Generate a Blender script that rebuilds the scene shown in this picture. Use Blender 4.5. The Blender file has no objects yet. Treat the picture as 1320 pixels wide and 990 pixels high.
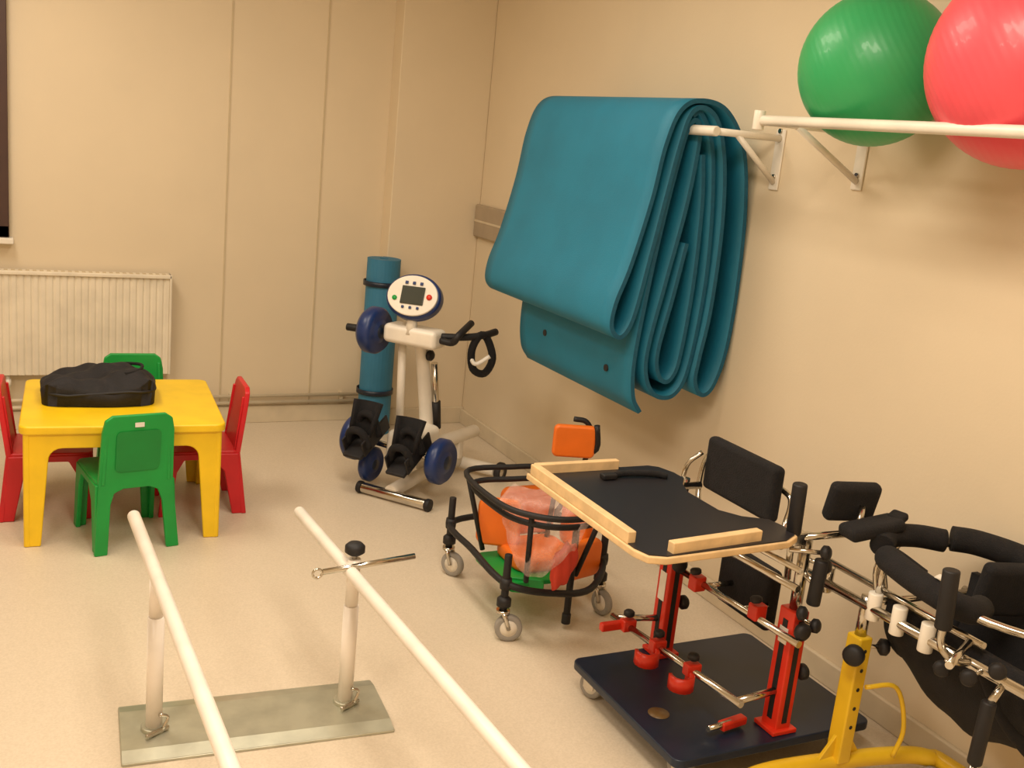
import bpy, bmesh, random
from math import *
from mathutils import Vector, Matrix
random.seed(4)
scn=bpy.context.scene
col=scn.collection
try:
    scn.view_settings.view_transform='Standard'; scn.view_settings.look='None'
except Exception: pass

# ---------------- materials ----------------
def srgb(r,g,b):
    def c(v):
        v/=255.; return v/12.92 if v<=.04045 else ((v+.055)/1.055)**2.4
    return (c(r),c(g),c(b),1)
def mat(name,rgb,rough=.5,metal=0,noise=.06,scale=8,bump=0,bscale=60,alpha=None,coat=0,rgb2=None):
    m=bpy.data.materials.new(name); m.use_nodes=True
    nt=m.node_tree; b=nt.nodes['Principled BSDF']
    tc=nt.nodes.new('ShaderNodeTexCoord')
    n=nt.nodes.new('ShaderNodeTexNoise'); n.inputs['Scale'].default_value=scale; n.inputs['Detail'].default_value=4
    nt.links.new(tc.outputs['Object'],n.inputs['Vector'])
    r=nt.nodes.new('ShaderNodeValToRGB')
    c=srgb(*rgb)
    if rgb2: d=srgb(*rgb2); a=c
    else:
        a=tuple(x*(1-noise) for x in c[:3])+(1,); d=tuple(min(1,x*(1+noise)) for x in c[:3])+(1,)
    r.color_ramp.elements[0].color=a; r.color_ramp.elements[1].color=d
    r.color_ramp.elements[0].position=.35; r.color_ramp.elements[1].position=.65
    nt.links.new(n.outputs['Fac'],r.inputs['Fac']); nt.links.new(r.outputs['Color'],b.inputs['Base Color'])
    b.inputs['Roughness'].default_value=rough; b.inputs['Metallic'].default_value=metal
    if coat: b.inputs['Coat Weight'].default_value=coat
    if alpha is not None: b.inputs['Alpha'].default_value=alpha
    if bump:
        n2=nt.nodes.new('ShaderNodeTexNoise'); n2.inputs['Scale'].default_value=bscale; n2.inputs['Detail'].default_value=5
        nt.links.new(tc.outputs['Object'],n2.inputs['Vector'])
        bp=nt.nodes.new('ShaderNodeBump'); bp.inputs['Strength'].default_value=bump; bp.inputs['Distance'].default_value=.01
        nt.links.new(n2.outputs['Fac'],bp.inputs['Height']); nt.links.new(bp.outputs['Normal'],b.inputs['Normal'])
    return m
M={}
M['wall']=mat('wall_paint',(226,209,180),.7,noise=.02,scale=2,bump=.05,bscale=90)
M['floor']=mat('vinyl_floor',(211,196,173),.42,scale=150,bump=.02,bscale=40,rgb2=(221,206,184))
M['ceil']=mat('ceiling_paint',(235,228,214),.8)
M['trim']=mat('skirting_paint',(212,197,170),.5)
M['seam']=mat('panel_joint',(205,188,156),.6)
M['rad']=mat('radiator_enamel',(232,221,200),.35)
M['bump']=mat('bump_rail_vinyl',(172,155,132),.5)
M['dark']=mat('dark_window_frame',(72,48,40),.5)
M['glass']=mat('window_glass',(60,70,90),.08)
M['teal']=mat('teal_foam',(22,116,146),.6,noise=.06,scale=5,bump=.12,bscale=220)
M['tealedge']=mat('teal_foam_edge',(12,86,114),.75,noise=.08,scale=60)
M['green_ball']=mat('green_vinyl_ball',(46,162,96),.42,noise=.08,scale=3,coat=.1)
M['red_ball']=mat('red_vinyl_ball',(238,84,98),.42,noise=.08,scale=3,coat=.1)
M['white']=mat('white_enamel',(236,228,214),.3)
M['barw']=mat('white_bar_coating',(242,233,222),.35)
M['yellow']=mat('yellow_plastic',(244,202,24),.4)
M['red']=mat('red_plastic',(204,26,38),.4)
M['green']=mat('green_plastic',(12,154,64),.4)
M['green2']=mat('green_plastic_recess',(8,132,54),.5)
M['black']=mat('black_rubber',(24,22,24),.6,noise=.2)
M['fabric']=mat('black_fabric',(20,18,20),.9,noise=.25,scale=30,bump=.4,bscale=250)
M['bag']=mat('black_bag_nylon',(27,24,26),.8,noise=.25,scale=14,bump=.35,bscale=45)
M['chrome']=mat('chrome',(205,200,190),.18,metal=1)
M['steel']=mat('galvanised_plate',(188,188,170),.36,metal=.6,noise=.1,scale=12)
M['blue']=mat('blue_plastic',(26,50,104),.35)
M['orange']=mat('orange_vinyl',(236,116,30),.45)
M['redm']=mat('red_paint_metal',(214,50,28),.35)
M['yelm']=mat('yellow_paint_metal',(234,192,40),.35)
M['wood']=mat('birch_wood',(228,194,144),.5,noise=.1,scale=20)
M['tray']=mat('black_tray_laminate',(34,32,36),.45)
M['board']=mat('dark_blue_board',(20,34,54),.35,noise=.15)
M['grey']=mat('grey_tyre',(150,145,138),.6)
M['screen']=mat('lcd_screen',(60,64,56),.2)
M['label']=mat('label_paper',(232,226,215),.6)
M['gold']=mat('gold_emblem',(112,88,52),.4)
M['plastic']=mat('clear_plastic_bag',(244,214,204),.22,noise=.12,scale=40,bump=.5,bscale=45,alpha=.32)
M['redf']=mat('red_fabric',(208,66,46),.7)
M['diff']=mat('lamp_diffuser',(245,240,225),.5)
M['roll']=mat('blue_foam_roll',(52,122,158),.6,bump=.1,bscale=200)

# ---------------- helpers ----------------
def link(o,parent=None):
    col.objects.link(o)
    if parent is not None: o.parent=parent
    return o
def empty(name,loc=(0,0,0),rz=0):
    e=bpy.data.objects.new(name,None); e.location=loc; e.rotation_euler=(0,0,rz); e.empty_display_size=.1
    return link(e)
def obj(name,bm,m,parent=None,smooth=False,bevel=0,seg=3,loc=(0,0,0),rot=(0,0,0),sub=0):
    bmesh.ops.recalc_face_normals(bm,faces=bm.faces)
    me=bpy.data.meshes.new(name); bm.to_mesh(me); bm.free()
    me.materials.append(M[m] if isinstance(m,str) else m)
    if smooth:
        for p in me.polygons: p.use_smooth=True
    o=bpy.data.objects.new(name,me); o.location=loc; o.rotation_euler=rot
    link(o,parent)
    if bevel:
        b=o.modifiers.new('bevel','BEVEL'); b.width=bevel; b.segments=seg; b.limit_method='ANGLE'; b.angle_limit=radians(40)
        for p in me.polygons: p.use_smooth=True
        w=o.modifiers.new('wn','WEIGHTED_NORMAL')
    if sub:
        s=o.modifiers.new('sub','SUBSURF'); s.levels=sub; s.render_levels=sub
    return o
def box(name,c,s,m,parent=None,bevel=0,rot=(0,0,0),seg=3):
    bm=bmesh.new(); bmesh.ops.create_cube(bm,size=1)
    for v in bm.verts: v.co=Vector((v.co.x*s[0],v.co.y*s[1],v.co.z*s[2]))
    return obj(name,bm,m,parent,bevel=bevel,seg=seg,loc=c,rot=rot)
def catmull(pts,closed,n):
    P=[Vector(p) for p in pts]; N=len(P); out=[]
    rng=range(N) if closed else range(N-1)
    for i in rng:
        if closed: a,b,c,d=P[(i-1)%N],P[i],P[(i+1)%N],P[(i+2)%N]
        else: a=P[i-1] if i>0 else P[0]*2-P[1]; b=P[i]; c=P[i+1]; d=P[i+2] if i+2<N else P[-1]*2-P[-2]
        for k in range(n):
            t=k/n
            out.append(.5*((2*b)+(c-a)*t+(2*a-5*b+4*c-d)*t*t+(3*b-a-3*c+d)*t**3))
    if not closed: out.append(P[-1])
    return out
def tube(name,pts,r,m,parent=None,closed=False,curve=0,seg=14):
    P=catmull(pts,closed,curve) if curve else [Vector(p) for p in pts]
    N=len(P); bm=bmesh.new(); rings=[]
    up=None
    for i,p in enumerate(P):
        if closed: t=(P[(i+1)%N]-P[i-1])
        elif i==0: t=P[1]-P[0]
        elif i==N-1: t=P[-1]-P[-2]
        else: t=(P[i+1]-P[i]).normalized()+(P[i]-P[i-1]).normalized()
        t.normalize()
        if up is None:
            up=Vector((0,0,1)) if abs(t.z)<.9 else Vector((1,0,0))
        u=(up-t*up.dot(t)).normalized(); w=t.cross(u); up=u
        if isinstance(r,(list,tuple)):
            q=i/(N-1)*(len(r)-1); k0=min(int(q+1e-6),len(r)-2); rr=r[k0]+(r[k0+1]-r[k0])*(q-k0)
        else: rr=r
        rings.append([bm.verts.new(p+u*cos(2*pi*k/seg)*rr+w*sin(2*pi*k/seg)*rr) for k in range(seg)])
    for i in range(N if closed else N-1):
        A=rings[i];B=rings[(i+1)%N]
        for k in range(seg): bm.faces.new((A[k],A[(k+1)%seg],B[(k+1)%seg],B[k]))
    if not closed:
        bm.faces.new(rings[0]); bm.faces.new(rings[-1])
    o=obj(name,bm,m,parent)
    for p in o.data.polygons: p.use_smooth=(len(p.vertices)==4)
    return o
def rod(name,a,b,r,m,parent=None,seg=18,bev=0):
    a=Vector(a);b=Vector(b)
    if bev:
        d=(b-a).normalized()
        return tube(name,[a,a+d*bev*.3,a+d*bev,b-d*bev,b-d*bev*.3,b],[r-bev,r-bev*.3,r,r,r-bev*.3,r-bev],m,parent,seg=seg)
    return tube(name,[a,b],r,m,parent,seg=seg)
def prism(name,pts,th,m,parent=None,plane='XZ',off=0,bevel=0,loc=(0,0,0),rot=(0,0,0)):
    bm=bmesh.new()
    def T(p,w):
        if plane=='XZ': return (p[0],w,p[1])
        if plane=='YZ': return (w,p[0],p[1])
        return (p[0],p[1],w)
    fs=[bm.faces.new([bm.verts.new(T(p,off-th/2)) for p in pts])]
    r=bmesh.ops.extrude_face_region(bm,geom=fs)
    v=[e for e in r['geom'] if isinstance(e,bmesh.types.BMVert)]
    d={'XZ':(0,th,0),'YZ':(th,0,0),'XY':(0,0,th)}[plane]
    bmesh.ops.translate(bm,vec=d,verts=v)
    return obj(name,bm,m,parent,bevel=bevel,loc=loc,rot=rot)
def rrect(cx,cy,w,h,r,n=6):
    out=[]
    for (sx,sy,a0) in ((1,1,0),(-1,1,90),(-1,-1,180),(1,-1,270)):
        for k in range(n+1):
            a=radians(a0+90*k/n); out.append((cx+sx*(w/2-r)+cos(a)*r, cy+sy*(h/2-r)+sin(a)*r))
    return out
def lathe(name,prof,m,parent=None,loc=(0,0,0),axis=(0,0,1),seg=32):
    bm=bmesh.new(); rings=[]
    q=Vector((0,0,1)).rotation_difference(Vector(axis).normalized())
    for r,z in prof:
        if r<1e-5: rings.append([bm.verts.new(q@Vector((0,0,z)))])
        else: rings.append([bm.verts.new(q@Vector((r*cos(2*pi*k/seg),r*sin(2*pi*k/seg),z))) for k in range(seg)])
    for A,B in zip(rings,rings[1:]):
        for k in range(seg):
            j=(k+1)%seg
            if len(A)==1 and len(B)==1: continue
            if len(A)==1: bm.faces.new((A[0],B[k],B[j]))
            elif len(B)==1: bm.faces.new((A[k],A[j],B[0]))
            else: bm.faces.new((A[k],A[j],B[j],B[k]))
    return obj(name,bm,m,parent,smooth=True,loc=loc)
def wheel(name,c,axis,r,w,parent,tyre='grey',hub='chrome'):
    lathe(name+'_tyre',[(r*.6,-w*.4),(r*.9,-w/2),(r,-w*.3),(r,w*.3),(r*.9,w/2),(r*.6,w*.4)],tyre,parent,c,axis)
    lathe(name+'_hub',[(0,-w*.42),(r*.62,-w*.42),(r*.62,w*.42),(0,w*.42)],hub,parent,c,axis)
def caster(name,x,y,r,parent,az=0,stem=.1,tyre='grey',fork='chrome'):
    ax=Vector((cos(az),sin(az),0)); c=Vector((x,y,r))
    wheel(name,c,ax,r,r*.55,parent,tyre,'white')
    for s in (-1,1):
        p=c+ax*s*r*.38
        back=Vector((-ax.y,ax.x,0))*r*.5
        tube(name+'_fork',[p,p+back*.6+Vector((0,0,r*.9)),p+back+Vector((0,0,r*1.25))],r*.16,fork,parent)
    b=c+Vector((-ax.y,ax.x,0))*r*.5
    rod(name+'_plate',b+Vector((0,0,r*1.15)),b+Vector((0,0,r*1.4)),r*.5,fork,parent)
    rod(name+'_stem',b+Vector((0,0,r*1.4)),b+Vector((0,0,r*1.4+stem+.001)),r*.28,'black',parent)
    return b+Vector((0,0,r*1.4+stem))
def knob(name,c,r,parent,axis=(0,0,1)):
    lathe(name,[(0,-r*.6),(r*.6,-r*.6),(r,-r*.3),(r,r*.3),(r*.7,r*.6),(0,r*.65)],'black',parent,c,axis,20)

# ---------------- room ----------------
XW=2.60; YB=5.88; YP=5.74; XP=2.04; XL=-2.6; YF=-1.6; H=2.95
box('floor',((XL+XW)/2,(YB+YF)/2,-.05),(XW-XL+.4,YB-YF+.4,.1),'floor')
box('ceiling',((XL+XW)/2,(YB+YF)/2,H+.05),(XW-XL+.4,YB-YF+.4,.1),'ceil')
box('wall_right',(XW+.1,(YB+YF)/2,H/2),(.2,YB-YF+.4,H),'wall')
box('wall_left',(XL-.1,(YB+YF)/2,H/2),(.2,YB-YF+.4,H),'wall')
box('wall_front',((XL+XW)/2,YF-.1,H/2),(XW-XL,.2,H),'wall')
box('wall_back',((XL+XW)/2,YB+.1,H/2),(XW-XL,.2,H),'wall')
box('wall_pilaster',((XP+XW)/2,(YP+YB)/2,H/2),(XW-XP,YB-YP,H),'wall',bevel=.006)
for i,x in enumerate((1.14,1.66)):
    box('trim_%d'%(i+1),(x,YB-.002,H/2),(.008,.006,H),'seam')
box('baseboard_back',((XL+XP)/2,YB-.012,.05),(XP-XL,.024,.10),'trim',bevel=.004)
box('baseboard_pilaster',((XP+XW)/2,YP-.01,.05),(XW-XP,.02,.10),'trim',bevel=.004)
box('baseboard_right',(XW-.01,(YP+YF)/2,.045),(.02,YP-YF,.09),'trim',bevel=.006)
w=empty('window_1')
wx0,wx1,wz0,wz1=-1.5,.065,1.02,2.4
for n,c,s in (('jamb_r',(wx1-.03,YB-.02,(wz0+wz1)/2),(.06,.06,wz1-wz0)),('jamb_l',(wx0+.03,YB-.02,(wz0+wz1)/2),(.06,.06,wz1-wz0)),
  ('head',((wx0+wx1)/2,YB-.02,wz1-.03),(wx1-wx0,.06,.06)),('bottom_rail',((wx0+wx1)/2,YB-.02,wz0+.03),(wx1-wx0,.06,.06)),('mullion',((wx0+wx1)/2,YB-.02,(wz0+wz1)/2),(.06,.06,wz1-wz0))):
    box(n,c,s,'dark',w,bevel=.004)
box('pane',((wx0+wx1)/2,YB-.008,(wz0+wz1)/2),(wx1-wx0-.1,.01,wz1-wz0-.1),'glass',w)
box('sill',((wx0+wx1)/2,YB-.04,wz0-.015),(wx1-wx0+.04,.08,.03),'white',w,bevel=.005)

r=empty('radiator')
rx0,rx1=-.75,.845; rz0,rz1=.315,.86; ry=YB-.06
bm=bmesh.new(); n=int((rx1-rx0)/.0333); ptsr=[]
for i in range(n*4+1):
    x=rx0+(rx1-rx0)*i/(n*4); ph=i%4
    ptsr.append((x,ry-.03+(.006 if ph==0 else 0)))
vs=[]
for x,y in ptsr: vs.append((bm.verts.new((x,y,rz0)),bm.verts.new((x,y,rz1-.02))))
for a,b in zip(vs,vs[1:]): bm.faces.new((a[0],b[0],b[1],a[1]))
obj('front_panel',bm,'rad',r)
box('body',((rx0+rx1)/2,ry,(rz0+rz1)/2-.005),(rx1-rx0-.004,.04,rz1-rz0-.02),'rad',r)
box('top_grille',((rx0+rx1)/2,ry-.005,rz1-.01),(rx1-rx0+.01,.075,.02),'rad',r,bevel=.004)
for s,x in ((0,rx0),(1,rx1)): box('side_cover_%d'%s,(x,ry-.005,(rz0+rz1)/2),(.012,.075,rz1-rz0),'rad',r,bevel=.003)
for i in range(47):
    box('grille_slot',(rx0+.03+i*.0333,ry-.005,rz1+.0005),(.018,.04,.001),'seam',r)
for i,x in enumerate((.05,-.5)):
    rod('valve_pipe_%d'%i,(x,ry,rz0+.02),(x,ry,.18),.009,'white',r)
    rod('valve_%d'%i,(x,ry,.25),(x,ry,.29),.016,'white',r)
pp=empty('heating_pipe')
for z in (.165,.125):
    rod('pipe',(XL+.05,YB-.035,z),(XP-.01,YB-.035,z),.010,'trim',pp)
for x in (-1,.2,1.2,1.85):
    box('pipe_clip',(x,YB-.016,.145),(.02,.03,.06),'trim',pp)
b=empty('bumper_rail')
box('rail_body',(XW-.018,(YP+4.35)/2,1.257),(.036,YP-4.35-.01,.19),'bump',b,bevel=.012)
box('rail_groove',(XW-.0375,(YP+4.35)/2,1.257),(.003,YP-4.35-.03,.012),'trim',b)

# ---------------- mat rack + mats ----------------
MX,MZ=-.018,-.02
RX,RZ=2.31+MX,1.865+MZ
def bracket(parent,y,xo,z,h):
    box('fixing_plate',(XW-.004,y,z-h*.35),(.008,.05,h),'white',parent,bevel=.004)
    for dz in (.03,-h*.7):
        rod('screw',(XW-.014,y,z+dz*.9),(XW-.006,y,z+dz*.9),.009,'chrome',parent)
    rod('arm',(XW-.005,y,z),(xo,y,z),.013,'white',parent)
    rod('brace',(XW-.008,y,z-h*.72),(xo+(XW-xo)*.35,y,z-.005),.011,'white',parent)
rk=empty('mat_rack')
rod('rod',(RX,3.10,RZ),(RX,4.50,RZ),.018,'white',rk,bev=.004)
bracket(rk,3.12,RX,RZ,.22); bracket(rk,4.46,RX,RZ,.22)
def ribbon(name,pts,y0,y1,th,parent,closed=False,n=8):
    P=catmull([(x,0,z) for x,z in pts],closed,n); N=len(P)
    ny=14; bm=bmesh.new(); G=[]
    for i,p in enumerate(P):
        if closed: t=P[(i+1)%N]-P[i-1]
        else: t=P[min(i+1,N-1)]-P[max(i-1,0)]
        t.normalize(); nrm=Vector((-t.z,0,t.x))
        row=[]
        for j in range(ny+1):
            yy=Vector((0,y0+(y1-y0)*j/ny,0))
            row.append((bm.verts.new(p+nrm*th/2+yy),bm.verts.new(p-nrm*th/2+yy)))
        G.append(row)
    for i in range(N if closed else N-1):
        A=G[i];B=G[(i+1)%N]
        for j in range(ny):
            for s in (0,1): bm.faces.new((A[j][s],A[j+1][s],B[j+1][s],B[j][s]))
        for j in (0,ny): 
            f=bm.faces.new((A[j][0],A[j][1],B[j][1],B[j][0])); f.material_index=1
    if not closed:
        for A in (G[0],G[-1]):
            for j in range(ny): f=bm.faces.new((A[j][0],A[j+1][0],A[j+1][1],A[j][1])); f.material_index=1
    o=obj(name,bm,'teal',parent); o.data.materials.append(M['tealedge'])
    for p in o.data.polygons: p.use_smooth=(p.material_index==0)
    return o
mt=empty('exercise_mat',(MX,0,MZ))
T=.017; R0_=2.31
loop=[(R0_,1.968),(2.23,1.925),(2.185,1.80),(2.155,1.60),(2.10,1.36),(2.055,1.22),(2.05,1.13),(2.095,1.095),(2.14,1.17),(2.18,1.40),(2.215,1.62),(2.245,1.80),(2.275,1.915),
      (2.33,1.945),(2.40,1.90),(2.455,1.75),(2.485,1.5),(2.485,1.2),(2.465,1.02),(2.46,.92),(2.50,.865),(2.55,.90),(2.588,1.05),(2.597,1.3),(2.58,1.6),(2.53,1.82),(2.43,1.945)]
ribbon('outer_mat',loop,3.22,4.34,T,mt,closed=True)
ribbon('inner_mat',[(2.235,.795),(2.195,.86),(2.18,1.0),(2.198,1.25),(2.225,1.5),(2.262,1.75),(2.288,1.87),(2.32,1.898),(2.342,1.84),(2.325,1.6),(2.275,1.3),(2.235,1.05),(2.245,.93),(2.30,.86),(2.385,.865),(2.435,.98),(2.458,1.3),(2.44,1.6),(2.40,1.82),(2.335,1.924),(2.30,1.915)],3.24,4.20,T,mt)
ribbon('middle_mat',[(2.355,1.45),(2.325,1.25),(2.29,1.05),(2.295,.965),(2.33,.915),(2.37,.93),(2.395,1.02),(2.41,1.3),(2.40,1.6),(2.375,1.78)],3.25,4.15,T,mt)
for y,z in ((3.42,.93),(3.95,.96)):
    rod('eyelet',(2.18,y,z),(2.168,y,z),.014,'black',mt)

# ---------------- ball shelf + balls ----------------
BX,BZ=2.15,1.880
bs=empty('ball_rack')
rod('front_rod',(BX,2.68,BZ),(BX,-.6,BZ),.016,'white',bs,bev=.004)
bracket(bs,2.70,BX,BZ,.22); bracket(bs,.9,BX,BZ,.22)
rod('rod_collar',(BX,2.70,BZ-.03),(BX,2.70,BZ+.03),.018,'white',bs,bev=.003)
def ball(name,c,r,m):
    e=empty(name,c)
    bm=bmesh.new(); bmesh.ops.create_uvsphere(bm,u_segments=96,v_segments=128,radius=r)
    for v in bm.verts:
        a=atan2(sqrt(v.co.x**2+v.co.y**2),v.co.z)
        if .35<a<pi-.35: v.co*=1+.0014*sin(a*70)
    obj('ball_shell',bm,m,e,smooth=True,rot=(.9,.5,.2))
    lathe('valve_plug',[(0,.002),(.008,.002),(.008,-.004),(0,-.004)],'white',e,Vector((0,0,r-.001)))
ball('gym_ball',(2.335,2.43,BZ+.172),.223,'green_ball')
ball('gym_ball.001',(2.335,1.89,BZ+.178),.260,'red_ball')

# ---------------- table ----------------
tb=empty('childrens_table',(.478,4.575,0),radians(-3.5))
W,Dp=.775,.76
prism('tabletop',rrect(0,0,W,Dp,.04),.035,'yellow',tb,'XY',.4825,bevel=.008)
def arch(w,h,lw,ap,foot):
    o=[(-w/2,h),(-w/2,0),(-w/2+foot,0)]
    x0=-w/2+lw; zt=h-ap; R=.05
    o+=[(x0,zt-R)]
    for k in range(1,6): a=radians(180-90*k/5); o.append((x0+R+cos(a)*R,zt-R+sin(a)*R))
    for k in range(0,5): a=radians(90-90*k/5); o.append((-x0-R+cos(a)*R,zt-R+sin(a)*R))
    o+=[(-x0,zt-R),(w/2-foot,0),(w/2,0),(w/2,h)]
    return o
for s in (-1,1):
    prism('leg_frame_x',arch(W-.03,.47,.09,.065,.062),.022,'yellow',tb,'XZ',s*(Dp/2-.028),bevel=.006)
    prism('leg_frame_y',arch(Dp-.03,.47,.09,.065,.062),.022,'yellow',tb,'YZ',s*(W/2-.028),bevel=.006)

def kchair(name,x,y,rz,m,m2):
    e=empty(name,(x,y,0),rz)   # faces +Y, back at -Y
    LN=-.035
    outline=[(-.165,0),(-.115,0),(-.10,.20),(-.085,.245),(-.05,.26),(.05,.26),(.085,.245),(.10,.20),(.115,0),(.165,0),(.145,.28),(.138,.50),(.128,.55),(.10,.57),(-.10,.57),(-.128,.55),(-.138,.50),(-.145,.28)]
    o=prism('back_panel',outline,.022,m,e,'XZ',0,bevel=.005)
    o.location=(0,-.17,0)
    for v in o.data.vertices:
        z=v.co.z; v.co.y+= (.03*(1-z/.28) * -1) if z<.28 else LN*(z-.28)/.28
    for s in (-1,1):
        p=prism('leg_side',[(-.17,.28),(-.195,0),(-.15,0),(-.11,.20),(-.06,.255),(.06,.255),(.09,.20),(.12,0),(.165,0),(.14,.285)],.02,m,e,'YZ',0,bevel=.005)
        for v in p.data.vertices: v.co.x+=s*(.15-.06*v.co.z*.3)
    prism('front_apron',[(-.155,0),(-.115,0),(-.105,.20),(-.07,.25),(.07,.25),(.105,.20),(.115,0),(.155,0),(.145,.285),(-.145,.285)],.02,m,e,'XZ',.145,bevel=.005)
    prism('seat',rrect(0,-.01,.30,.33,.03),.02,m,e,'XY',.283,bevel=.006)
    q=prism('back_recess',rrect(0,.42,.17,.17,.02),.004,m2,e,'XZ',0)
    q.location=(0,-.17,0)
    for v in q.data.vertices: v.co.y+=LN*(v.co.z-.28)/.28-.0125
    box('label',(.0,-.170+LN*.89-.013,.53),(.035,.003,.018),'label',e)
    for s in (-1,1):
        rr=prism('back_rib',[(s*.12,.28),(s*.135,.28),(s*.125,.53),(s*.11,.53)],.03,m,e,'XZ',0,bevel=.004)
        rr.location=(0,-.165,0)
        for v in rr.data.vertices: v.co.y+=LN*(v.co.z-.28)/.28
    return e
kchair('childrens_chair',.462,4.315,radians(9),'green','green2')
kchair('childrens_chair.001',.79,4.61,radians(88),'red','red')
kchair('childrens_chair.002',.215,4.67,radians(-94),'red','red')
kchair('childrens_chair.003',.58,4.97,radians(178),'green','green2')

# soft bag lying on the table
bg=empty('laptop_bag',(.392,4.645,.5),radians(-4))
bm=bmesh.new(); bmesh.ops.create_grid(bm,x_segments=40,y_segments=30,size=.5)
r_=bmesh.ops.extrude_face_region(bm,geom=bm.faces[:]); up=[g for g in r_['geom'] if isinstance(g,bmesh.types.BMVert)]
for v in up: v.co.z=1
for v in bm.verts:
    x,y=v.co.x*2,v.co.y*2
    sh=1/max(1,(abs(x)**4.5+abs(y)**4.5)**(1/4.5))
    x*=sh;y*=sh
    mx_=max(abs(x),abs(y)); edge=max(0,1-mx_**5)
    z=v.co.z
    hh=.098+.028*(x*.5+.5)+.016*sin(x*4+y*2.5)+.009*sin(y*8-x*3)+.005*sin(x*13+y*5)
    wob=1+.025*sin(x*5+1)*abs(y)+.02*sin(y*6)*abs(x)
    v.co=Vector((x*.228*wob*(1 if z>0 else .98),y*.178*wob*(1 if z>0 else .98), .002+(hh*(.55+.45*edge) if z>0 else 0)))
obj('bag_body',bm,'bag',bg,smooth=True)
tube('zip_piping',[(x*.222,y*.173,.058+.012*x+.006*sin(x*5)) for x,y in rrect(0,0,2,2,.45,6)],.006,'black',bg,closed=True)
tube('strap_fold',[(.10,-.10,.125),(.16,-.06,.135),(.17,.04,.135),(.10,.10,.125),(.0,.08,.118)],.007,'fabric',bg,curve=5)

# ---------------- rolled mat ----------------
rm=empty('rolled_exercise_mat',(1.975,5.615,0))
sp=[]; turns=5.2
for i in range(150):
    a=i/149*turns*2*pi; rr=.022+.074*(i/149); sp.append((rr*cos(a),rr*sin(a)))
bm=bmesh.new(); G=[]
for i,(x,y) in enumerate(sp):
    t=Vector((x,y,0)).normalized()*.0065
    G.append([bm.verts.new((x+s*t.x,y+s*t.y,z)) for z in (0,1.02) for s in (-1,1)])
for a_,b_ in zip(G,G[1:]):
    for k,l in ((0,1),(1,3),(3,2),(2,0)): bm.faces.new((a_[k],a_[l],b_[l],b_[k]))
bm.faces.new((G[0][0],G[0][1],G[0][3],G[0][2])); bm.faces.new((G[-1][0],G[-1][1],G[-1][3],G[-1][2]))
obj('roll',bm,'roll',rm)
for z in (.25,.88):
    lathe('strap',[(.103,-.014),(.107,-.014),(.107,.014),(.103,.014)],'board',rm,(0,0,z))

# ---------------- arm & leg trainer ----------------
tr=empty('arm_leg_trainer',(1.985,4.68,0),radians(-52))
rod('front_foot',(-.18,-.36,.03),(.18,-.36,.03),.026,'chrome',tr,bev=.004)
for s in (-1,1): rod('front_foot_cap',(s*.18,-.36,.03),(s*.205,-.36,.03),.03,'black',tr,bev=.004)
tube('base_beam',[(-.02,-.36,.045),(-.02,-.1,.06),(0,.28,.06)],.034,'white',tr)
rod('rear_foot',(-.24,.28,.05),(.22,.28,.05),.032,'white',tr,bev=.005)
wheel('transport_wheel_1',(.25,.28,.05),(1,0,0),.05,.035,tr,'black'); wheel('transport_wheel_2',(-.27,.28,.05),(1,0,0),.05,.035,tr,'black')
rod('rear_tube',(-.02,.0,.20),(.02,.40,.20),.034,'white',tr,bev=.005)
box('rear_upright',(0,.25,.13),(.05,.05,.14),'white',tr,bevel=.01)
tu=empty('upper_frame'); tu.parent=tr; tu.location=(-.065,-.035,0); tu.scale=(1.05,1.05,1.03)
box('motor_housing',(0.02,-.10,.23),(.16,.26,.16),'white',tu,bevel=.035,seg=5)
tube('column',[(0.02,.02,.07),(0.01,.03,.30),(0,-.03,.60),(0,-.09,.78)],[.038,.036,.032,.03],'white',tu,curve=4)
rod('height_strut',(.05,.06,.28),(.055,-.02,.62),.016,'chrome',tu)
rod('strut_sleeve',(.05,.06,.28),(.052,.03,.42),.022,'black',tu)
rod('height_post',(-.085,-.06,.25),(-.085,-.09,.70),.019,'white',tu)
knob('height_knob',(.045,-.05,.66),.026,tu,(1,0,0))
box('arm_head',(0,-.13,.76),(.28,.12,.09),'white',tu,bevel=.025,seg=5)
def disc(n,c,r,w):
    lathe(n,[(0,-w/2),(r*.45,-w/2),(r*.55,-w*.35),(r*.85,-w*.5),(r,-w*.25),(r,w*.25),(r*.85,w*.5),(r*.55,w*.35),(r*.45,w/2),(0,w/2)],'blue',tu,c,(1,0,0),40)
    lathe(n+'_cap',[(0,-w*.6),(r*.3,-w*.55),(r*.3,w*.55),(0,w*.6)],'board',tu,c,(1,0,0),24)
disc('side_disc_1',(-.23,-.20,.23),.112,.07); disc('side_disc_2',(.23,-.20,.21),.108,.07); disc('side_disc_3',(-.13,-.22,.12),.085,.05)
rod('crank_axle',(-.24,-.20,.23),(.24,-.20,.21),.014,'chrome',tu)
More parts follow.
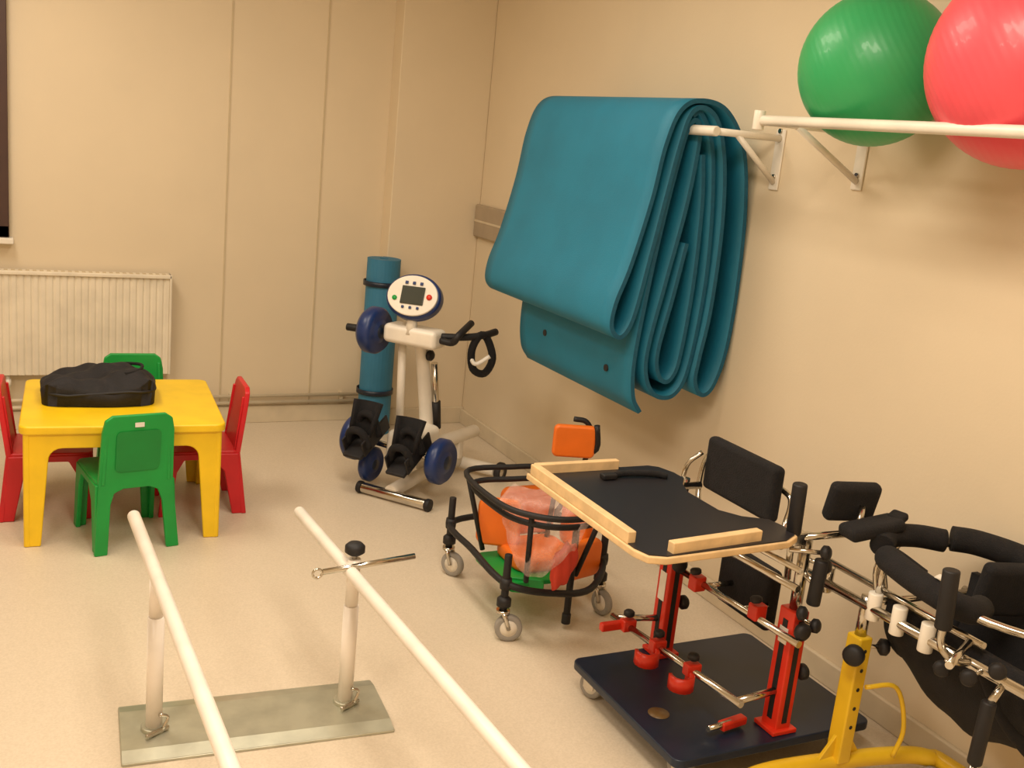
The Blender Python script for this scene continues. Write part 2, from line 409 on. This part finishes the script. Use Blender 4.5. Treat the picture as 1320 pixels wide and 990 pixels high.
for s,dy,dz in ((-1,-.07,.04),(1,-.05,.0)):
    cx=s*.11
    box('foot_plate',(cx,-.24+dy,.22+dz),(.10,.24,.018),'black',tu,bevel=.006,rot=(radians(28),0,0))
    bm=bmesh.new(); G=[]
    for i in range(9):
        a=radians(-10+200*i/8)
        G.append([bm.verts.new((cx+cos(a)*rr,-.29+dy+zz*.35+sin(a)*rr*.8,.26+dz+zz-sin(a)*rr*.2)) for zz,rr in ((0,.06),(.07,.066),(.15,.074))])
    for a_,b_ in zip(G,G[1:]):
        for k in range(2): bm.faces.new((a_[k],a_[k+1],b_[k+1],b_[k]))
    o=obj('foot_shell',bm,'fabric',tu,smooth=True); sm=o.modifiers.new('s','SOLIDIFY'); sm.thickness=.014
    box('foot_side_1',(cx-.052,-.24+dy,.255+dz),(.01,.22,.08),'black',tu,bevel=.004,rot=(radians(28),0,0))
    box('foot_side_2',(cx+.052,-.24+dy,.255+dz),(.01,.22,.08),'black',tu,bevel=.004,rot=(radians(28),0,0))
    tube('foot_strap',[(cx-.06,-.22+dy,.25+dz),(cx-.03,-.24+dy,.34+dz),(cx+.03,-.24+dy,.34+dz),(cx+.06,-.22+dy,.25+dz)],.018,'fabric',tu,curve=5)
    tube('foot_strap_2',[(cx-.06,-.30+dy,.21+dz),(cx-.03,-.32+dy,.28+dz),(cx+.03,-.32+dy,.28+dz),(cx+.06,-.30+dy,.21+dz)],.018,'fabric',tu,curve=5)
disc('arm_disc',(-.20,-.16,.755),.112,.08)
rod('arm_grip_left',(-.24,-.16,.75),(-.34,-.18,.75),.018,'black',tu,bev=.004)
tube('arm_crank_right',[(.13,-.13,.76),(.20,-.13,.76),(.23,-.13,.80),(.22,-.0,.84)],.016,'black',tu,curve=5)
tube('arm_bar_right',[(.13,-.12,.775),(.22,-.06,.78),(.28,.02,.79),(.30,.10,.80)],.017,'black',tu,curve=5)
tube('wrist_strap',[(.27,0,.79),(.25,-.03,.72),(.26,-.02,.63),(.30,.02,.61),(.32,.05,.68),(.29,.04,.77)],.018,'fabric',tu,closed=True,curve=5)
tube('wrist_strap_band',[(.24,-.03,.70),(.28,-.04,.66),(.33,.0,.70)],.010,'label',tu,curve=5)
cs=empty('console'); cs.parent=tu; cs.location=(0,-.17,.95); cs.rotation_euler=(radians(-22),0,radians(14))
def ell(a,b,n=40): return [(a*cos(2*pi*k/n),b*sin(2*pi*k/n)) for k in range(n)]
prism('console_back',ell(.130,.108),.07,'blue',cs,'XZ',.035,bevel=.015)
prism('console_face',ell(.118,.096),.014,'white',cs,'XZ',-.006,bevel=.005)
box('console_screen',(.002,-.016,.0),(.108,.006,.085),'screen',cs,bevel=.003)
for k in range(3):
    box('screen_key',(-.035+.035*k,-.017,.058),(.014,.006,.014),'blue',cs,bevel=.002)
    box('screen_key',(-.035+.035*k,-.017,-.058),(.012,.006,.012),'blue',cs,bevel=.002)
lathe('stop_button',[(0,-.006),(.013,-.005),(.013,.004),(0,.004)],'redm',cs,(.08,-.014,.0),(0,-1,0))
lathe('start_button',[(0,-.006),(.011,-.005),(.011,.004),(0,.004)],'green',cs,(-.08,-.014,-.02),(0,-1,0))
rod('console_neck',(0,.05,-.04),(0,.07,-.17),.025,'white',cs)

# ---------------- parallel bars ----------------
pb=empty('parallel_bars')
def barpt(side,y):
    return Vector((.378+(3.25-y)*.018,y,.487)) if side==0 else Vector((.905+(3.25-y)*.047,y,.462))
for s in (0,1):
    rod('handrail_%d'%(s+1),barpt(s,3.25),barpt(s,.35),.0195,'barw',pb,bev=.004,seg=24)
for yb in (2.765,.85):
    xm=(barpt(0,yb).x+barpt(1,yb).x)/2
    prism('base_plate',rrect(0,0,.765,.30,.006,2),.008,'steel',pb,'XY',.004,bevel=.002,loc=(xm+.02,yb,0),rot=(0,0,radians(-4)))
    bm=bmesh.new()
    prof=[(-.145,.008),(-.10,.018),(.10,.018),(.145,.008)]
    va=[bm.verts.new((-.38,y,z)) for y,z in prof]; vb=[bm.verts.new((.38,y,z)) for y,z in prof]
    for k in range(3): bm.faces.new((va[k],va[k+1],vb[k+1],vb[k]))
    bm.faces.new(va); bm.faces.new(vb)
    obj('base_ramp',bm,'steel',pb,loc=(xm+.02,yb,0),rot=(0,0,radians(-4)))
    for s in (0,1):
        p=barpt(s,yb); px=p.x+(.0 if s==0 else .018)
        yy=yb+(.015 if s==0 else -.0)
        rod('post_outer_%d'%s,(px,yy,.012),(px,yy,p.z-.12),.023,'barw',pb)
        rod('post_inner_%d'%s,(px,yy,p.z-.12),(px,yy,p.z+(-.005 if s==0 else .03)),.0195,'barw',pb)
        rod('post_flange_%d'%s,(px,yy,.014),(px,yy,.03),.036,'steel',pb,bev=.003)
        box('base_clamp_%d'%s,(px+.005,yy-.035,.028),(.075,.012,.012),'chrome',pb,rot=(0,0,.5),bevel=.003)
        tube('clamp_hook_%d'%s,[(px+.02,yy-.03,.03),(px+.035,yy-.02,.06),(px+.01,yy-.025,.075)],.005,'chrome',pb,curve=3)
p=barpt(1,2.765)
rod('width_adjust_rod',(p.x-.085,2.74,p.z+.008),(p.x+.20,2.74,p.z+.032),.009,'chrome',pb)
tube('ring_pin',[(p.x-.10+.014*cos(a),2.74,p.z+.005+.014*sin(a)) for a in [k*pi/6 for k in range(12)]],.004,'chrome',pb,closed=True)
rod('knob_stem',(p.x+.018,2.765,p.z+.03),(p.x+.018,2.765,p.z+.055),.008,'chrome',pb)
knob('clamp_knob',(p.x+.018,2.765,p.z+.062),.030,pb)

# ---------------- wheeled child seat (orange) ----------------
oc=empty('wheeled_therapy_chair')
cw=[(1.65,3.60,.6),(1.63,3.03,1.2),(2.08,3.13,.2),(2.12,3.66,.4)]
tops=[]
for i,(x,y,az) in enumerate(cw):
    tops.append(caster('caster_%d'%(i+1),x,y,.05,oc,az,stem=.05,fork='chrome'))
for i,t in enumerate(tops):
    rod('corner_post_%d'%(i+1),t-Vector((0,0,.03)),t+Vector((0,0,.16)),.014,'black',oc,bev=.003)
    lathe('post_collar_%d'%i,[(0,-.02),(.02,-.02),(.022,0),(.02,.02),(0,.02)],'black',oc,t+Vector((0,0,.05)))
    lathe('post_foot_%d'%i,[(0,-.015),(.026,-.015),(.026,.01),(.016,.02),(0,.02)],'black',oc,t-Vector((0,0,.02)))
t=tops
tube('lower_frame',[t[0]+Vector((0,0,.05)),t[0]*.5+t[1]*.5+Vector((-.02,0,.06)),t[1]+Vector((0,0,.05)),(1.78,3.0,.18),(1.95,3.02,.17),t[2]+Vector((0,0,.05)),t[2]*.5+t[3]*.5+Vector((.03,0,.05)),t[3]+Vector((0,0,.05)),t[3]*.5+t[0]*.5+Vector((0,.03,.05))],.013,'black',oc,closed=True,curve=6)
rod('centre_leg',(1.885,3.06,.04),(1.885,3.06,.40),.013,'black',oc,bev=.003)
rod('centre_leg_tip',(1.885,3.06,.02),(1.885,3.06,.06),.017,'black',oc,bev=.003)
cx,cy=1.80,3.18
for z,k in ((.50,1),(.46,.90)):
    pts=[(1.60,3.44),(1.80,3.47),(1.98,3.42),(2.00,3.15),(1.94,2.95),(1.79,2.90),(1.66,2.95),(1.58,3.10)]
    tube('support_ring',[(cx+(x-cx)*k,cy+(y-cy)*k,z) for x,y in pts],.011,'black',oc,closed=True,curve=6)
for x,y in ((1.60,3.42),(1.98,3.40),(1.95,2.99),(1.65,2.98)):
    rod('ring_support',(x,y,.49),(x*.7+1.84*.3,y*.7+3.3*.3,.20),.010,'black',oc)
knob('ring_knob',(1.90,2.94,.46),.02,oc,(0,-1,0))
prism('seat_board',rrect(1.79,3.27,.29,.30,.05),.02,'green',oc,'XY',.165,bevel=.006)
prism('seat_board_lip',rrect(0,0,.13,.06,.015),.012,'green',oc,'XZ',0,bevel=.004,loc=(1.74,3.13,.155),rot=(0,0,-.5))
prism('seat_cushion',rrect(1.86,3.30,.26,.24,.06),.06,'orange',oc,'XY',.205,bevel=.018)
prism('side_pad',rrect(0,0,.17,.19,.035),.04,'orange',oc,'XZ',0,bevel=.014,loc=(1.725,3.37,.315),rot=(0,0,-.5))
prism('front_pad',rrect(0,0,.22,.15,.035),.04,'orange',oc,'XZ',0,bevel=.014,loc=(1.94,3.115,.245),rot=(0,0,.25))
prism('right_pad',rrect(0,0,.20,.19,.035),.04,'orange',oc,'YZ',0,bevel=.014,loc=(2.03,3.30,.30))
prism('back_pad',rrect(0,0,.24,.20,.035),.04,'orange',oc,'XZ',0,bevel=.014,loc=(1.89,3.46,.32))
prism('backrest',rrect(0,0,.175,.135,.022),.035,'orange',oc,'XZ',0,bevel=.012,loc=(2.095,3.5,.585),rot=(0,0,radians(-20)))
tube('backrest_stem',[(1.95,3.46,.22),(2.08,3.52,.30),(2.15,3.51,.45),(2.17,3.50,.60),(2.15,3.51,.66),(2.10,3.53,.67)],.011,'black',oc,curve=5)
tube('backrest_bar',[(2.17,3.46,.66),(2.18,3.46,.56),(2.14,3.51,.53)],.012,'black',oc,curve=4)
# thin clear plastic bag draped over the front of the ring
bm=bmesh.new(); n1,n2=34,30; G=[]
for i in range(n1):
    u=i/(n1-1); row=[]
    ex=1.60+.25*u; ey=3.13-.23*u+.02*sin(u*pi)
    for j in range(n2):
        v=j/(n2-1)
        nx,ny_=-.68,-.73
        if v<.3:
            q=1-v/.3; x=ex-nx*.16*q; y=ey-ny_*.16*q; z=.516-.012*q*sin(u*6)
        else:
            q=(v-.3)/.7; L=.12+.15*sin(min(1,u*1.05)*pi*.85+.35)
            k_=1-.30*q*(1 if True else 0)
            x=ex+(1.735-ex)*(1-k_)+nx*(.012+.02*q); y=ey+(3.01-ey)*(1-k_)+ny_*(.012+.02*q); z=.512-L*q
        s_=.010*sin(u*25+v*4)+.007*sin(v*23+u*15)+random.uniform(-.002,.002)
        x+=nx*s_; y+=ny_*s_
        z+=.004*sin(u*23+v*17)
        row.append(bm.verts.new((x,y,z)))
    G.append(row)
for i in range(n1-1):
    for j in range(n2-1): bm.faces.new((G[i][j],G[i+1][j],G[i+1][j+1],G[i][j+1]))
pbg=empty('plastic_bag')
obj('film',bm,'plastic',pbg,smooth=True)
bm=bmesh.new(); bmesh.ops.create_uvsphere(bm,u_segments=24,v_segments=16,radius=1)
for v in bm.verts:
    d=1+.12*sin(v.co.x*7+v.co.z*5)+.08*sin(v.co.y*9)
    v.co=Vector((v.co.x*.045*d,v.co.y*.025*d,v.co.z*.085*d))
obj('red_cloth',bm,'redf',pbg,smooth=True,loc=(1.80,2.985,.29),rot=(0,.3,0))

# ---------------- standing frame ----------------
st=empty('standing_frame',(0,.0,0))
prism('base_board',rrect(2.045,2.36,.73,.61,.03),.028,'board',st,'XY',.098,bevel=.005)
for i,(x,y) in enumerate(((1.73,2.60),(1.75,2.12),(2.34,2.12),(2.34,2.60))):
    wheel('castor_%d'%(i+1),(x,y,.042),(cos(.4),sin(.4),0),.042,.03,st,'grey','white')
    for s in (-1,1): box('castor_fork',(x+s*.02*cos(.4),y+s*.02*sin(.4),.062),(.004,.04,.05),'chrome',st,rot=(0,0,.4))
lathe('emblem',[(0,.0),(.033,0),(.033,.001),(0,.0015)],'gold',st,(1.775,2.29,.1125))
tr_out=[(1.47,2.72),(1.47,2.10),(1.485,2.05),(1.53,2.03),(1.95,2.05),(2.005,2.08),(2.02,2.14),(2.01,2.20),(1.94,2.24),(1.90,2.30),(1.90,2.46),(1.93,2.53),(1.97,2.58),(1.97,2.64),(1.95,2.70),(1.92,2.72)]
prism('tray_core',tr_out,.02,'wood',st,'XY',.738,bevel=.004)
cxx,cyy=1.73,2.38
prism('tray_surface',[(cxx+(x-cxx)*.972,cyy+(y-cyy)*.98) for x,y in tr_out],.004,'tray',st,'XY',.7495)
box('tray_edge_strip',(1.487,2.42,.765),(.026,.57,.034),'wood',st,bevel=.003)
box('tray_edge_strip_2',(1.64,2.705,.765),(.30,.024,.032),'wood',st,bevel=.003)
box('tray_edge_strip_3',(1.71,2.068,.765),(.31,.026,.032),'wood',st,bevel=.003,rot=(0,0,.08))
tube('tray_strap',[(1.70,2.61,.758),(1.76,2.62,.764),(1.86,2.60,.764),(1.90,2.58,.758)],.010,'fabric',st,curve=4)
box('tray_buckle',(1.70,2.61,.762),(.05,.03,.018),'black',st,bevel=.005)
cols=[(2.0,2.62),(2.08,2.12)]
for i,(x,y) in enumerate(cols):
    hz=.39
    box('column_%d'%(i+1),(x,y,.112+hz/2),(.056,.066,hz),'redm',st,bevel=.005)
    box('column_slot_%d'%(i+1),(x-.0285,y,.31),(.002,.02,.32),'black',st)
    box('column_side_strip_%d'%(i+1),(x,y-.0335,.31),(.018,.002,.33),'black',st)
    box('column_label_%d'%(i+1),(x-.0295,y,.36 if i==0 else .42),(.002,.035,.10 if i==0 else .05),'label',st)
    box('column_foot_%d'%(i+1),(x,y,.12),(.09,.09,.014),'redm',st,bevel=.003)
    rod('column_tube_%d'%(i+1),(x,y,.49),(x,y,.735),.018,'chrome',st)
    knob('column_knob_%d'%(i+1),(x-.02,y-.065,.46),.026,st,(0,1,0))
    rod('knob_pin_%d'%i,(x,y-.02,.46),(x-.02,y-.055,.46),.007,'chrome',st)
    knob('column_knob_low_%d'%(i+1),(x+.05,y-.02,.30),.024,st,(1,0,0))
rod('tray_rail',(1.75,2.60,.715),(2.05,2.60,.715),.012,'chrome',st); rod('tray_rail_2',(1.75,2.14,.715),(2.09,2.14,.715),.012,'chrome',st)
rod('cross_rail',(1.96,2.66,.60),(2.01,2.05,.60),.011,'chrome',st)
rod('cross_rail_2',(1.96,2.66,.655),(2.01,2.05,.655),.009,'chrome',st)
rod('cross_rail_3',(2.0,2.64,.43),(2.04,2.04,.43),.011,'chrome',st)
for y,z,x in ((2.48,.43,2.0),(2.22,.45,2.03)):
    box('red_clamp',(x,y,z),(.045,.04,.05),'redm',st,bevel=.006)
    knob('clamp_knob',(x-.02,y-.01,z+.045),.018,st,(0,.3,1))
for y in (2.45,2.28):
    rod('hip_pad_arm',(2.02,y,.43),(2.12,y,.43),.009,'chrome',st)
box('seat_pad',(2.14,2.40,.44),(.05,.26,.20),'fabric',st,bevel=.02,seg=4)
rod('knee_rail',(1.83,2.68,.24),(1.90,2.08,.24),.011,'chrome',st)
rod('knee_rail_side',(1.83,2.66,.24),(2.0,2.62,.24),.011,'chrome',st); rod('knee_rail_side_2',(1.90,2.10,.24),(2.07,2.12,.24),.011,'chrome',st)
for k,y in enumerate((2.60,2.45,2.29)):
    x=1.83+(2.68-y)*.117
    box('knee_clamp',(x,y,.245),(.05,.035,.04),'redm',st,bevel=.006)
    knob('knee_knob',(x,y,.285),.018,st)
    if k in(1,2):
        bm=bmesh.new(); G=[]
        for i in range(10):
            a=radians(150+240*i/9)
            G.append([bm.verts.new((x-.05+cos(a)*.04,y-.02+sin(a)*.04,.20+z)) for z in (0,.045)])
        for a_,b_ in zip(G,G[1:]): bm.faces.new((a_[0],a_[1],b_[1],b_[0]))
        o=obj('knee_cup',bm,'redm',st,smooth=True); o.modifiers.new('s','SOLIDIFY').thickness=.01
box('foot_bracket',(1.94,2.15,.135),(.10,.03,.026),'redm',st,bevel=.006,rot=(0,0,.15))
rod('foot_screw',(1.84,2.135,.14),(1.93,2.147,.14),.009,'chrome',st)
box('knee_clamp_arm',(1.79,2.615,.24),(.09,.025,.028),'redm',st,bevel=.006)
box('back_cushion',(2.12,2.485,.775),(.045,.35,.18),'fabric',st,bevel=.018,seg=4)
tube('back_frame',[(2.08,2.60,.60),(2.10,2.665,.65),(2.12,2.69,.73),(2.13,2.675,.79),(2.14,2.62,.805)],.010,'chrome',st,curve=5)
tube('back_frame_2',[(2.15,2.60,.79),(2.155,2.46,.79),(2.15,2.31,.785),(2.14,2.27,.76),(2.12,2.26,.70),(2.06,2.20,.66)],.010,'chrome',st,curve=5)
tube('back_frame_3',[(2.08,2.60,.62),(2.04,2.67,.67),(2.04,2.67,.76),(2.08,2.65,.81)],.008,'chrome',st,curve=5)
rod('handle_stem',(2.03,2.12,.60),(2.01,2.11,.76),.010,'chrome',st)
rod('handle_grip',(2.015,2.11,.74),(2.005,2.105,.895),.021,'black',st,bev=.005)
rod('handle_grip_2',(2.085,2.06,.54),(2.085,2.055,.68),.020,'black',st,bev=.005)
rod('handle_link',(2.08,2.12,.62),(2.085,2.06,.60),.009,'chrome',st)
for p_,q_ in (((2.085,2.045,.705),(2.0,2.10,.70)),((2.12,2.07,.65),(2.08,2.12,.66)),((2.045,2.055,.52),(2.08,2.12,.53)),((2.11,2.06,.47),(2.08,2.12,.48))):
    knob('adjust_knob',p_,.021,st,(.5,-1,.2)); rod('adjust_knob_pin',p_,q_,.007,'chrome',st)
rod('pad_arm',(2.0,2.12,.725),(2.18,2.04,.76),.011,'chrome',st)
rod('pad_arm_2',(2.18,2.04,.76),(2.21,2.06,.83),.010,'chrome',st)
box('clamp_block',(2.03,2.11,.73),(.05,.04,.04),'chrome',st,bevel=.006)
box('trunk_pad',(2.195,2.09,.835),(.155,.045,.125),'fabric',st,bevel=.02,seg=4,rot=(.25,0,-.25))
box('trunk_pad_side',(2.195,2.0,.79),(.18,.08,.04),'fabric',st,bevel=.016,seg=4,rot=(0,-.15,-.1))
box('trunk_pad_tip',(2.28,1.995,.815),(.05,.05,.025),'fabric',st,bevel=.01,seg=4,rot=(0,-.3,.3))

# ---------------- gait trainer (yellow) ----------------
gt=empty('gait_trainer')
tube('base_frame',[(1.77,1.15,.075),(1.77,1.70,.075),(1.78,1.88,.075),(1.84,1.96,.075),(1.97,1.985,.075),(2.2,1.965,.075),(2.40,1.93,.075),(2.48,1.89,.075),(2.51,1.80,.075),(2.52,1.15,.075)],.026,'yelm',gt,curve=6)
for i,(x,y) in enumerate(((1.77,1.15),(2.52,1.15))):
    caster('front_castor_%d'%i,x,y,.04,gt,.2,stem=.0)
for i,(x,y) in enumerate(((1.88,1.965),(2.46,1.88))):
    wheel('rear_castor_%d'%i,(x,y-.03,.035),(1,0,0),.035,.03,gt,'grey')
UX=2.19
box('upright',(UX,1.965,.28),(.048,.055,.40),'yelm',gt,bevel=.006)
prism('gusset',[(UX+.02,.09),(UX+.08,.09),(UX+.02,.17)],.012,'yelm',gt,'XZ',1.965,bevel=.002)
prism('gusset_2',[(UX-.02,.09),(UX-.08,.09),(UX-.02,.17)],.012,'yelm',gt,'XZ',1.965,bevel=.002)
for k in range(5): rod('adjust_hole',(UX,1.9365,.20+k*.06),(UX,1.9372,.20+k*.06),.006,'black',gt)
rod('mast',(UX,1.965,.47),(UX,1.965,.60),.017,'chrome',gt)
knob('mast_knob',(UX-.05,1.93,.44),.030,gt,(-1,-.5,0)); rod('mast_knob_pin',(UX,1.965,.44),(UX-.05,1.93,.44),.007,'chrome',gt)
knob('mast_knob_2',(UX+.06,1.93,.45),.024,gt,(1,-.5,0)); rod('mast_knob_pin_2',(UX,1.965,.45),(UX+.06,1.93,.45),.007,'chrome',gt)
tube('brake_cable',[(UX+.02,1.93,.33),(2.30,1.90,.33),(2.35,1.89,.2),(2.34,1.9,.10)],.007,'yelm',gt,curve=6)
def bar(n,a,b,r=.011): rod(n,a,b,r,'chrome',gt)
bar('side_rail',(2.17,2.19,.575),(2.19,1.42,.585),.014); bar('side_rail_2',(2.21,2.15,.625),(2.22,1.60,.625),.010)
bar('side_rail_far',(2.56,1.95,.585),(2.56,1.45,.585),.012)
bar('cross_bar',(UX,1.95,.585),(2.56,1.93,.585)); bar('cross_bar_2',(2.19,1.44,.585),(2.56,1.44,.585))
for y in (2.12,1.93,1.84,1.74): rod('rail_clamp',(2.182,y,.545),(2.182,y,.625),.020,'white' if y<2 else 'chrome',gt,bev=.003)
for x,y in ((2.21,1.95),(2.26,1.97)): tube('chrome_stay',[(x,y,.60),(x,y+.02,.68),(x+.03,y+.01,.74)],.009,'chrome',gt,curve=4)
rod('grip_near',(2.075,1.615,.685),(2.07,1.62,.84),.021,'black',gt,bev=.005)
tube('grip_stem',[(2.186,1.60,.585),(2.12,1.60,.60),(2.078,1.612,.64),(2.075,1.615,.70)],.010,'chrome',gt,curve=4)
bar('grip_cross',(2.04,1.55,.625),(2.19,1.62,.63),.010)
rod('grip_low',(2.14,1.50,.37),(2.145,1.50,.54),.018,'black',gt,bev=.005)
bar('grip_low_stem',(2.145,1.50,.53),(2.188,1.50,.585),.01)
bar('hanging_leg',(2.14,1.50,.38),(2.13,1.49,.12),.011)
for p_,q_ in (((2.12,1.55,.58),(2.186,1.56,.585)),((2.15,1.50,.62),(2.188,1.50,.59)),((2.16,1.66,.54),(2.185,1.66,.58))): knob('rail_knob',p_,.021,gt,(-1,-1,0)); bar('rail_knob_pin',p_,q_,.006)
def pad(n,pts,r): tube(n,pts,r,'fabric',gt,curve=6,seg=20)
pad('chest_pad_left',[(2.27,1.87,.68),(2.225,1.92,.715),(2.18,1.91,.735),(2.155,1.80,.73),(2.165,1.69,.715),(2.21,1.65,.70),(2.27,1.67,.69)],.035)
pad('chest_pad_back',[(2.19,1.95,.755),(2.25,1.985,.765),(2.34,1.97,.765),(2.41,1.93,.76)],.033)
pad('chest_pad_right',[(2.425,1.92,.77),(2.48,1.87,.77),(2.54,1.76,.76),(2.555,1.60,.745),(2.54,1.45,.735)],.036)
tube('pad_core',[(2.165,1.82,.72),(2.21,1.96,.745),(2.36,1.96,.75),(2.49,1.86,.75),(2.55,1.60,.735),(2.5,1.44,.71),(2.36,1.42,.69),(2.22,1.60,.69)],.012,'chrome',gt,closed=True,curve=6)
for a_,b_ in (((2.19,1.93,.60),(2.19,1.93,.74)),((2.56,1.70,.585),(2.55,1.70,.745))): bar('pad_support',a_,b_,.010)
box('white_label',(2.17,1.72,.764),(.03,.03,.003),'label',gt,rot=(0,0,.3))
bm=bmesh.new(); G=[]
for i in range(21):
    u=i/20; row=[]
    for j in range(17):
        v=j/16
        a=pi*v
        x=2.39-.16*cos(a); y=1.91-.45*u
        z=.66-.36*max(0,sin(a))**.7*(.62+.38*sin(pi*(u*.8+.1)))
        if v<.2: z-=.06*(1-v/.2)
        row.append(bm.verts.new((x,y,z+.006*sin(u*20)*sin(a))))
    G.append(row)
for i in range(20):
    for j in range(16): bm.faces.new((G[i][j],G[i+1][j],G[i+1][j+1],G[i][j+1]))
o=obj('sling_seat',bm,'fabric',gt,smooth=True); o.modifiers.new('s','SOLIDIFY').thickness=.025
tube('sling_piping',[(2.235,1.91,.60),(2.25,1.92,.52),(2.31,1.92,.44),(2.39,1.92,.415),(2.48,1.92,.46),(2.55,1.91,.58)],.018,'fabric',gt,curve=5)
tube('sling_strap',[(2.22,1.60,.585),(2.27,1.52,.44),(2.38,1.44,.34),(2.50,1.45,.44)],.02,'fabric',gt,curve=5)
box('pelvic_pad',(2.45,1.72,.70),(.20,.05,.16),'fabric',gt,bevel=.02,seg=4,rot=(.2,0,-.3))

# ---------------- lights ----------------
def area(name,loc,size,energy,colr,rot=(0,0,0)):
    l=bpy.data.lights.new(name,'AREA'); l.shape='RECTANGLE'; l.size=size[0]; l.size_y=size[1]; l.energy=energy; l.color=colr
    o=bpy.data.objects.new(name,l); o.location=loc; o.rotation_euler=rot; link(o); return o
warm=(1.0,.875,.715)
for i,(x,y,e) in enumerate(((-.3,4.3,33),(.7,1.2,54),(-1.3,1.0,40),(1.0,3.4,26))):
    hsg=empty('ceiling_light' if i==0 else 'ceiling_light.%03d'%i,(x,y,H))
    for s in (-1,1):
        box('frame_side',(s*.3,0,-.02),(.02,1.22,.04),'white',hsg); box('frame_end',(0,s*.61,-.02),(.6,.02,.04),'white',hsg)
    box('diffuser',(0,0,-.012),(.58,1.2,.01),'diff',hsg)
    a=area('lamp_panel',(0,0,-.03),(.56,1.18),e,warm); a.parent=hsg
wd=bpy.data.worlds.new('world'); scn.world=wd; wd.use_nodes=True
wd.node_tree.nodes['Background'].inputs[0].default_value=(1,.86,.66,1); wd.node_tree.nodes['Background'].inputs[1].default_value=.2

# ---------------- camera ----------------
ps,th,ro,f=.4721,.2303,.0999,1343.6
F=Vector((sin(ps)*cos(th),cos(ps)*cos(th),-sin(th))); R0=Vector((cos(ps),-sin(ps),0)); U0=R0.cross(F)
R=R0*cos(ro)+U0*sin(ro); U=R0*-sin(ro)+U0*cos(ro)
cd=bpy.data.cameras.new('camera'); co=bpy.data.objects.new('camera',cd); link(co)
m3=Matrix((R,U,-F)).transposed(); co.matrix_world=Matrix.Translation((0,0,1.75))@m3.to_4x4()
cd.sensor_fit='HORIZONTAL'; cd.sensor_width=36; cd.lens=f/1320*36; cd.clip_start=.05
scn.camera=co
